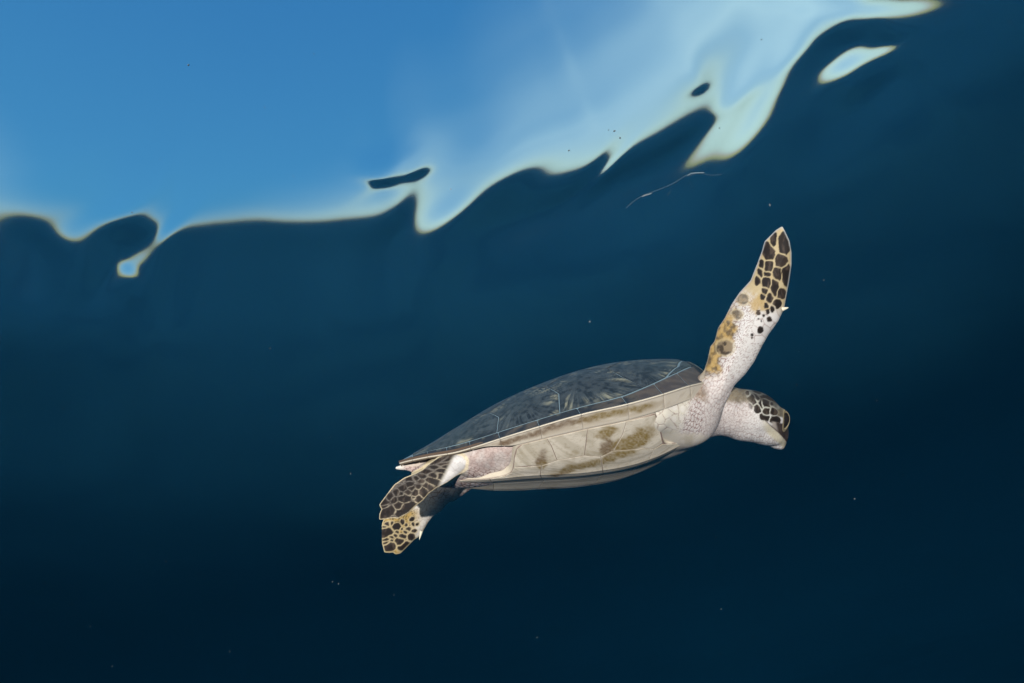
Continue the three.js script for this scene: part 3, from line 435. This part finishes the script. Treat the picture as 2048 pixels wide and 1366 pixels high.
function skinLook(x, y, z, nz, trunk = false) { // [colour, height of the fine relief] at a point in the side view's axes
  const px = seenX(x, z), py = seenY(y, z), h = inHead([x, y, z]), n = fbm(px * 0.05, py * 0.05, 3, 4), m = fbm(px * 0.16, py * 0.16, 6, 3);
  const dArm = field.arm(px, py), dLeg = field.leg(px, py), dFar = field.far(px, py);
  if (z < -95 || nz < -0.25) { // sides turned away: dark scales with pale borders
    const [e, id] = cells(x / 22, y / 22 + z / 22, 21), f = smooth(0.05, 0.16, e); return [mixc([0.42, 0.36, 0.24], mixc(SPOT, [0.08, 0.06, 0.05], id), f), f];
  }
  // near hind flipper
  if (z > 60 && px < 948 && dLeg < 5) {
    const lead = (px - 840) * 0.57 + (py - 988) * 0.82, q = clamp(((925 - px) * 0.82 + (py - 915) * 0.57) / 195);
    const band = smooth(lerp(4, 22, q), lerp(9, 28, q), lead - lerp(-2, 0, q)) , knee = smooth(893, 905, px + (py - 930) * 0.5);
    let base = mixc([0.03, 0.025, 0.024], [0.08, 0.068, 0.06], m); const [e] = cells(px / 8, py / 5.2, 12); base = mixc(base, mixc([0.18, 0.165, 0.14], [0.36, 0.31, 0.22], smooth(-30, 22, lead)), 0.7 * smooth(0.15, 0.04, e));
    const [c, f] = scaled(SCALES.leg, px, py, base, mixc([0.11, 0.10, 0.09], [0.38, 0.32, 0.22], smooth(-34, 20, lead)), SPOT, 2.6, 0.55);
    const pale = clamp(Math.max(band * (1 - f), knee)), edge = smooth(-2.4, -0.6, dLeg); let out = mixc(c, mixc([0.52, 0.48, 0.39], WHITE, knee), pale); out = mixc(out, [0.62, 0.52, 0.34], 0.75 * edge);
    const [k] = creased(px, py, 9, 1.6, 0.6, out, 0.25 * pale, 5); return [k, f * 0.6];
  }
  // far hind flipper, its under side
  if (z < 20 && px < 940 && dFar < 6 && py > 955) {
    const o = smooth(846, 812, px + (py - 1050) * 0.35 + 10 * (n - 0.5)) * smooth(1010, 1030, py + 0.2 * (830 - px)), edge = smooth(-3.2, -0.8, dFar);
    const [w, hh] = creased(px, py, 7, 1.3, 0.4, mixc([0.47, 0.445, 0.40], PINK, 0.4 * smooth(1010, 985, py)), 0.5 + 0.4 * smooth(1015, 990, py), 6);
    let base = mixc(w, mixc(OCHRE, [0.36, 0.26, 0.10], m), o); const [e] = cells(px / 5.4, py / 4.6, 15); base = mixc(base, SPOT, 0.75 * o * smooth(0.16, 0.34, e) * smooth(0.42, 0.6, m + 0.1));
    const [c, f] = scaled(SCALES.far, px, py, base, RIMC, SPOT, 0.8); return [mixc(c, [0.42, 0.36, 0.22], 0.7 * edge * (px < 850 ? 1 : 0.3)), f * 0.6 + hh * 0.4];
  }
  // near front flipper, its under side
  if (z > 40 && dArm < 8 && py < 800 && !trunk) {
    const q = clamp((830 - py) / 375), trail = px - lerp(1392, 1525, q) + 10 * Math.sin(q * Math.PI);                      // distance from the trailing edge
    const tip = smooth(632, 588, py + 0.55 * (1540 - px) + 26 * (n - 0.5)), och = smooth(30, 15, trail + 34 * (n - 0.5) - 4 * smooth(700, 640, py)) * smooth(585, 650, py + 20 * (m - 0.5)) * smooth(768, 735, py);
    const lead = smooth(0.3, 0.8, (px - lerp(1392, 1525, q)) / 66);
    const [w, hh] = creased(px, py, lerp(10, 17, smooth(0.14, 0.4, q) * lead), lerp(0.75, 1.25, lead), 0.95, mixc(WHITE, PINK, 0.35 * (1 - lead) * smooth(0.5, 0.1, q)), lerp(0.9, 0.62, lead) * (1 - tip * 0.8), 8, lerp(0.2, 0.11, lead));
    let base = mixc(w, mixc([0.085, 0.055, 0.02], [0.34, 0.225, 0.075], smooth(0.3, 0.72, m)), och * 0.93); base = mixc(base, mixc([0.33, 0.24, 0.10], RIMC, m), tip * 0.9);
    const olive = smooth(26, 8, Math.hypot((px - 1520) * 0.75, py - 607) + 18 * (m - 0.5)); base = mixc(base, [0.30, 0.20, 0.06], olive * 0.8);
    for (const q of [[1487, 599, 11, 10, 0.75], [1475, 629, 11, 10, 0.72], [1449, 695, 15, 14, 0.95]]) { const dx = (px - q[0]) * 0.85 + (py - q[1]) * 0.3, dy = (py - q[1]) * 0.85 - (px - q[0]) * 0.3, dd = Math.hypot(dx / q[2], dy / q[3]) + 0.7 * (n - 0.5); base = mixc(base, RIMC, 0.5 * smooth(1.35, 1.05, dd)); base = mixc(base, mixc([0.035, 0.026, 0.02], [0.17, 0.13, 0.085], smooth(0.35, 0.62, m)), q[4] * smooth(1.05, 0.78, dd)); }
    const [c, f] = scaled(SCALES.arm, px, py, base, mixc(base, RIMC, tip), SPOT, py < 622 ? 1.7 : 0.2, 0.62); const edge = smooth(-3.4, -1, dArm);
    let out = mixc(c, [0.36, 0.37, 0.37], edge * 0.75 * smooth(640, 560, py)); out = mixc(out, [0.36, 0.31, 0.23], 0.6 * smooth(-2.5, -0.5, dArm) * (1 - lead) * smooth(560, 640, py)); const low = smooth(742, 798, py), res = [out, f * 0.7 + hh * 0.5];
    if (low > 0) { const t = skinLook(x, y, z, nz, true); return [mixc(res[0], t[0], low), lerp(res[1], t[1], low)]; } return res;
  }
  // head
  const headShare = trunk === 2 ? 0 : smooth(-62, -34, h[0]) * smooth(1424, 1444, px);
  if (headShare > 0) {
    const mouth = mouthY(px) - py, near = smooth(-12, -2, h[2]), cheekK = smooth(1492, 1532, px) * smooth(868, 846, py);
    const [w, hh] = creased(px, py, lerp(10, 9, cheekK), lerp(0.5, 0.95, cheekK), 0.22, mixc(WHITE, PINK, 0.4 * smooth(1505, 1450, px)), lerp(0.6, 0.32, cheekK), 9, lerp(0.22, 0.14, cheekK));
    let base = w; const crown = smooth(7, 1, (py - 806) * 0.93 - (px - 1500) * 0.36 + 7 * (m - 0.5));                // olive brown over the back of the head
    base = mixc(base, mixc([0.06, 0.05, 0.036], [0.17, 0.135, 0.075], m), crown * 0.92);
    const jaw = smooth(1, -3, mouth) * smooth(1518, 1540, px); base = mixc(base, [0.43, 0.39, 0.275], 0.75 * jaw * smooth(-26, -16, mouth)); base = mixc(base, [0.24, 0.20, 0.15], 0.8 * smooth(1564, 1574, px) * smooth(868, 880, py));
    const [c, f] = scaled(SCALES.head, px, py, base, [0.40, 0.40, 0.355], SPOT, 2.0, 0.65); let out = mixc(c, [0.026, 0.023, 0.022], 0.8 * smooth(14, 6, py - (784 + (px - 1500) * 0.44) + 4 * (m - 0.5)) * smooth(1494, 1506, px) * smooth(1562, 1552, px)), ht = f * 0.6 + hh * 0.4;
    const above = smooth(-0.6, 0.8, mouth) * smooth(846, 849, py + 0.22 * (1566 - px)) * near, bk = smooth(1550, 1556, px - (py - 849) * 0.24);
    out = mixc(out, mixc([0.30, 0.265, 0.235], [0.17, 0.14, 0.125], smooth(1546, 1562, px)), above * smooth(1540, 1548, px)); out = mixc(out, mixc([0.018, 0.015, 0.015], [0.065, 0.048, 0.042], fbm(px * 0.5, py * 0.12, 8, 3)), above * bk);
    out = mixc(out, [0.06, 0.042, 0.036], Math.exp(-((mouth / 1.3) ** 2)) * smooth(1520, 1532, px) * near * 0.85);
    const el = Math.hypot((h[0] - EYE[0]) / 11.5, (h[1] - EYE[1]) / 16), lid = smooth(1.5, 1.38, el) * smooth(0.95, 1.06, el); out = mixc(out, mixc([0.25, 0.21, 0.13], [0.09, 0.075, 0.055], smooth(0.1, 0.03, Math.abs(el - 1.22))), lid * smooth(8, 14, Math.abs(h[2]))); out = mixc(out, SPOT, smooth(1.05, 0.95, el) * smooth(8, 12, Math.abs(h[2])));
    if (headShare < 1) { const t = skinLook(x, y, z, nz, 2); return [mixc(t[0], out, headShare), lerp(t[1], ht, headShare)]; } return [out, ht];
  }
  // rear: under the shell, tail
  if (px < 1060) {
    const tail = smooth(862, 846, px), [w, hh] = creased(px, py, 6, 1.5, 0.35, mixc([0.49, 0.43, 0.405], [0.42, 0.335, 0.31], smooth(0.42, 0.62, n)), 0.35 + 0.65 * smooth(932, 948, py - 0.1 * (px - 980)), 10, 0.2);
    let c = mixc(w, [0.50, 0.46, 0.40], 0.8 * smooth(16, 4, Math.abs(px - 925)) * smooth(960, 945, py)); c = mixc(c, mixc([0.3, 0.17, 0.07], [0.52, 0.45, 0.39], smooth(0.4, 0.6, m)), tail * smooth(936, 930, py) * smooth(800, 815, px)); return [mixc(c, [0.55, 0.52, 0.48], smooth(815, 802, px)), hh];
  }
  // shoulder and neck
  const near = smooth(1372, 1356, px + 0.35 * (py - 850)), top = smooth(806, 782, py - 0.25 * (px - 1380) + 22 * (m - 0.5)) * smooth(1424, 1404, px + 10 * (m - 0.5));
  const chest = smooth(857, 871, py - 0.12 * (px - 1350) + 10 * (m - 0.5)) * smooth(1432, 1412, px), nape = smooth(813, 799, py + 10 * (m - 0.5)) * smooth(1418, 1432, px) * smooth(84, 56, z);
  const fine = lerp(9.5, 19, near), [w, hh] = creased(px, py, fine, lerp(0.6, 1, near), 0.5 + 0.9 * smooth(1400, 1440, px) * smooth(820, 850, py), mixc(mixc(WHITE, PINK, 0.35), [0.50, 0.47, 0.41], near), lerp(lerp(0.62, 0.95, smooth(1418, 1396, px)), 0.7, near) * (1 - 0.8 * chest), 14, lerp(0.2, 0.085, near));
  const [e2, , f1] = cells(px / 14, py / 18, 31), big = smooth(0.4, 0.3, f1) * smooth(1384, 1366, px) * smooth(1330, 1345, px) * smooth(865, 850, py); let c = mixc(w, [0.55, 0.52, 0.48], big * 0.85); c = mixc(c, mixc([0.48, 0.44, 0.37], [0.38, 0.34, 0.26], smooth(0.5, 0.7, n)), chest * 0.75); c = mixc(c, mixc([0.06, 0.05, 0.036], [0.17, 0.135, 0.075], m), nape * 0.85);
  c = mixc(c, mixc([0.07, 0.05, 0.035], [0.3, 0.21, 0.13], m), top * 0.85); return [c, hh];
}

{
  const t0 = Date.now(), CELL = 1.6, B = 10, lo = [-345, -290, -430], hi = [505, 420, 235], nb = [0, 1, 2].map((k) => Math.ceil((hi[k] - lo[k]) / (CELL * B)));
  const NX = nb[0] * B + 1, NY = nb[1] * B + 1, NZ = nb[2] * B + 1, S = B + 1, val = new Float32Array(S * S * S), verts = new Map(), pos = [], active = [], quads = [];
  const key = (i, j, k) => (i * NY + j) * NZ + k;
  for (let a = 0; a < nb[0]; a++) for (let b = 0; b < nb[1]; b++) for (let c = 0; c < nb[2]; c++) { const x = lo[0] + (a + 0.5) * CELL * B, y = lo[1] + (b + 0.5) * CELL * B, z = lo[2] + (c + 0.5) * CELL * B; if (Math.abs(skinField(x, y, z)) < 22) active.push([a, b, c]); }
  const vals = [];
  for (const [a, b, c] of active) {
    const v = new Float32Array(S * S * S); let any = 0;
    for (let i = 0; i < S; i++) for (let j = 0; j < S; j++) for (let k = 0; k < S; k++) { const d = skinField(lo[0] + (a * B + i) * CELL, lo[1] + (b * B + j) * CELL, lo[2] + (c * B + k) * CELL); v[(i * S + j) * S + k] = d; any |= d < 0 ? 1 : 2; }
    if (any !== 3) continue;
    const at = (i, j, k) => v[(i * S + j) * S + k];
    for (let i = 0; i < B; i++) for (let j = 0; j < B; j++) for (let k = 0; k < B; k++) {
      let x = 0, y = 0, z = 0, n = 0;
      for (let e = 0; e < 12; e++) { const ax = e >> 2, o1 = e & 1, o2 = (e >> 1) & 1, p = ax === 0 ? [0, o1, o2] : ax === 1 ? [o1, 0, o2] : [o1, o2, 0], q = p.slice(); q[ax] = 1; const f = at(i + p[0], j + p[1], k + p[2]), g = at(i + q[0], j + q[1], k + q[2]); if ((f < 0) !== (g < 0)) { const t = f / (f - g); x += lerp(p[0], q[0], t); y += lerp(p[1], q[1], t); z += lerp(p[2], q[2], t); n++; } }
      if (n) { verts.set(key(a * B + i, b * B + j, c * B + k), pos.length / 3); pos.push(lo[0] + (a * B + i + x / n) * CELL, lo[1] + (b * B + j + y / n) * CELL, lo[2] + (c * B + k + z / n) * CELL); }
    }
    vals.push([a, b, c, v]);
  }
  for (const [a, b, c, v] of vals) {
    const at = (i, j, k) => v[(i * S + j) * S + k];
    for (let i = 0; i < B; i++) for (let j = 0; j < B; j++) for (let k = 0; k < B; k++) {
      const f = at(i, j, k), I = a * B + i, Jj = b * B + j, K = c * B + k;
      for (let ax = 0; ax < 3; ax++) {
        const g = ax === 0 ? at(i + 1, j, k) : ax === 1 ? at(i, j + 1, k) : at(i, j, k + 1); if ((f < 0) === (g < 0)) continue;
        const q = ax === 0 ? [[I, Jj - 1, K - 1], [I, Jj, K - 1], [I, Jj, K], [I, Jj - 1, K]] : ax === 1 ? [[I - 1, Jj, K - 1], [I - 1, Jj, K], [I, Jj, K], [I, Jj, K - 1]] : [[I - 1, Jj - 1, K], [I, Jj - 1, K], [I, Jj, K], [I - 1, Jj, K]];
        const w = q.map((t) => verts.get(key(...t))); if (w.some((t) => t === undefined)) continue;
        if (f < 0) quads.push(w[0], w[1], w[2], w[0], w[2], w[3]); else quads.push(w[0], w[2], w[1], w[0], w[3], w[2]);
      }
    }
  }
  const n = pos.length / 3, out = new Float32Array(n * 3), nor = new Float32Array(n * 3), col = new Float32Array(n * 3), e = 1.4, v = new THREE.Vector3();
  for (let i = 0; i < n; i++) {
    let x = pos[i * 3], y = pos[i * 3 + 1], z = pos[i * 3 + 2];
    let g = [skinField(x + e, y, z) - skinField(x - e, y, z), skinField(x, y + e, z) - skinField(x, y - e, z), skinField(x, y, z + e) - skinField(x, y, z - e)]; const l = Math.hypot(...g) || 1; g = g.map((t) => t / l);
    const [c, h0] = skinLook(x, y, z, g[2]), r = 1.1, hx = skinLook(x + r, y, z, g[2])[1] - h0, hy = skinLook(x, y + r, z, g[2])[1] - h0;
    const k = 0.42 / r; let m = [g[0] - k * hx, g[1] - k * hy, g[2]]; const ml = Math.hypot(...m); m = m.map((t) => t / ml);
    toBody(v.set(x + g[0] * h0 * 0.4, y + g[1] * h0 * 0.4, z + g[2] * h0 * 0.4)).multiplyScalar(MM).toArray(out, i * 3); v.set(...m).applyMatrix4(UNPOSE).toArray(nor, i * 3); col.set(c, i * 3);
  }
  const geo = new THREE.BufferGeometry(); geo.setAttribute('position', new THREE.BufferAttribute(out, 3)); geo.setAttribute('normal', new THREE.BufferAttribute(nor, 3)); geo.setAttribute('color', new THREE.BufferAttribute(col, 3)); geo.setIndex(quads);
  mesh('body', geo, new THREE.MeshPhysicalMaterial({ name: 'turtle_skin', vertexColors: true, roughness: 0.58, specularIntensity: 0.22 }), turtle);
  console.log('skin', n, 'vertices', quads.length / 3, 'triangles', Date.now() - t0, 'ms');
}
{ // eyes and claws
  const dark = new THREE.MeshPhysicalMaterial({ name: 'eye', color: new THREE.Color().setRGB(0.012, 0.010, 0.009), roughness: 0.12, specularIntensity: 0.8 });
  for (const s of [1, -1]) { const g = new THREE.SphereGeometry(1, 40, 28); g.scale(12 * MM, 16 * MM, 9.6 * MM); const e = mesh('eye', g, dark, turtle), p = toBody(new THREE.Vector3(...fromHead(EYE[0], EYE[1], s * (EYE[2] - 3.5)))).multiplyScalar(MM); e.position.copy(p); const b = new THREE.Matrix4().makeBasis(new THREE.Vector3(...HF), new THREE.Vector3(...HU), new THREE.Vector3(...HR)); e.quaternion.setFromRotationMatrix(UNPOSE.clone().multiply(b)); }
  const horn = new THREE.MeshPhysicalMaterial({ name: 'claw_horn', color: new THREE.Color().setRGB(0.62, 0.58, 0.46), roughness: 0.45 });
  for (const [a, b, r] of [[side(1563, 619, 158), side(1577.5, 615, 160), 4.2], [side(843, 1062, -62), side(838.5, 1080, -60), 3.4]]) {
    const A = toBody(new THREE.Vector3(...a)).multiplyScalar(MM), Bv = toBody(new THREE.Vector3(...b)).multiplyScalar(MM), len = A.distanceTo(Bv), pts = []; for (let i = 0; i <= 8; i++) pts.push(new THREE.Vector2(r * MM * Math.pow(1 - i / 8, 0.75) + 0.00002, len * i / 8));
    const c = mesh('claw', new THREE.LatheGeometry(pts, 14), horn, turtle); c.position.copy(A); c.quaternion.setFromUnitVectors(new THREE.Vector3(0, 1, 0), Bv.clone().sub(A).normalize());
  }
}

// ---------------------------------------------------------------- small things in the water
const inView = (px, py, m) => new THREE.Vector3((px - 1024) / F * m, (683 - py) / F * m, -m).applyMatrix4(camera.matrixWorld);
{ // drifting specks, thin and pale
  const r = rng(7), g = new THREE.IcosahedronGeometry(1, 1), n = 420, im = new THREE.InstancedMesh(g, new THREE.MeshPhysicalMaterial({ name: 'plankton', color: new THREE.Color().setRGB(0.35, 0.36, 0.33), roughness: 0.7, specularIntensity: 0.2, transparent: true, opacity: 0.2 }), n), M = new THREE.Matrix4(), q = new THREE.Quaternion(), e = new THREE.Euler();
  for (let i = 0; i < n; i++) { const p = new THREE.Vector3(lerp(-2.2, 2.4, r()), lerp(-2.1, -0.12, r()), lerp(-3.6, -0.45, r())), s = 0.00045 + 0.0011 * Math.pow(r(), 4); M.compose(p, q.setFromEuler(e.set(r() * 6, r() * 6, r() * 6)), new THREE.Vector3(s * (1 + r()), s, s * (0.6 + 0.5 * r()))); im.setMatrixAt(i, M); }
  im.name = 'drifting_specks'; im.castShadow = im.receiveShadow = true; scene.add(im); tag(im, 'tiny pale specks drifting through the blue water', 'plankton', null, 'stuff');
}
{ // a frayed, glassy strand just under the surface
  const path = (pts, m0, m1, r, name, parent, mat) => { const v = pts.map(([x, y], i) => inView(x, y, lerp(m0, m1, i / (pts.length - 1))).sub(parent.position)), c = new THREE.CatmullRomCurve3(v); return mesh(name, new THREE.TubeGeometry(c, 60, r, 6), mat, parent); };
  const t = new THREE.Group(); t.name = 'jelly_strand'; t.position.copy(inView(1340, 385, 2.1)); scene.add(t); tag(t, 'thin frayed glassy strand drifting under the surface above the raised flipper', 'jelly strand');
  const pale = new THREE.MeshPhysicalMaterial({ name: 'jelly', color: new THREE.Color().setRGB(0.30, 0.38, 0.38), roughness: 0.4, transparent: true, opacity: 0.08 }), bright = new THREE.MeshPhysicalMaterial({ name: 'jelly_knot', color: new THREE.Color().setRGB(0.5, 0.56, 0.56), roughness: 0.35, transparent: true, opacity: 0.24 });
  path([[1252, 416], [1268, 402], [1286, 391], [1318, 379], [1346, 367], [1372, 351], [1390, 346]], 2.08, 2.14, 0.0011, 'thread', t, pale);
  path([[1378, 352], [1396, 346], [1420, 350], [1444, 349]], 2.12, 2.16, 0.0009, 'thread', t, pale); path([[1340, 371], [1342, 378], [1335, 392]], 2.1, 2.12, 0.0006, 'thread', t, pale); path([[1378, 364], [1384, 372], [1384, 380]], 2.1, 2.12, 0.0006, 'thread', t, pale);
  path([[1284, 393], [1294, 389.5], [1303, 387]], 2.09, 2.1, 0.0016, 'knot', t, bright); path([[1376, 351], [1382, 347], [1408, 345]], 2.12, 2.14, 0.0013, 'knot', t, bright);
}
{ // specks of drift lying on the surface film
  const mat = new THREE.MeshPhysicalMaterial({ name: 'drift', color: new THREE.Color().setRGB(0.10, 0.13, 0.14), roughness: 0.9 }), r = rng(21), spots = [[1138, 301, 4], [1229, 262, 5], [1240, 276, 4.5], [1217, 260, 2.5], [377, 130, 4], [264, 425, 3], [1439, 256, 3], [628, 108, 2.5], [1523, 79, 2.8]];
  const words = ['beside the middle of the bright window edge', 'largest of the cluster above the olive streak', 'lower one of the cluster above the olive streak', 'smallest of the cluster above the olive streak', 'alone in the clear blue at upper left', 'above the dark rounded lobe at far left', 'in the pale tongue above the flipper', 'alone at upper centre left', 'at the upper right of the window'];
  spots.forEach(([x, y, s], i) => {
    const d = inView(x, y, 1).sub(camera.position), p = camera.position.clone().addScaledVector(d, (DEPTH - 0.012) / d.y), dist = p.distanceTo(camera.position), g = new THREE.IcosahedronGeometry(s * 0.36 * dist / F, 2), a = g.attributes.position;
    for (let k = 0; k < a.count; k++) { const f = 0.6 + 0.8 * noise(a.getX(k) * 900 + i * 9, a.getY(k) * 900, a.getZ(k) * 900); a.setXYZ(k, a.getX(k) * f * 1.3, a.getY(k) * f * 0.6, a.getZ(k) * f); } g.computeVertexNormals();
    const o = mesh(i ? 'drift_speck_' + String(i).padStart(3, '0') : 'drift_speck', g, mat); o.position.copy(p); o.rotation.y = r() * 6; tag(o, 'small dark speck on the water surface, ' + words[i], 'debris', 'dark specks floating on the surface');
  });
}
renderer.render(scene, camera);
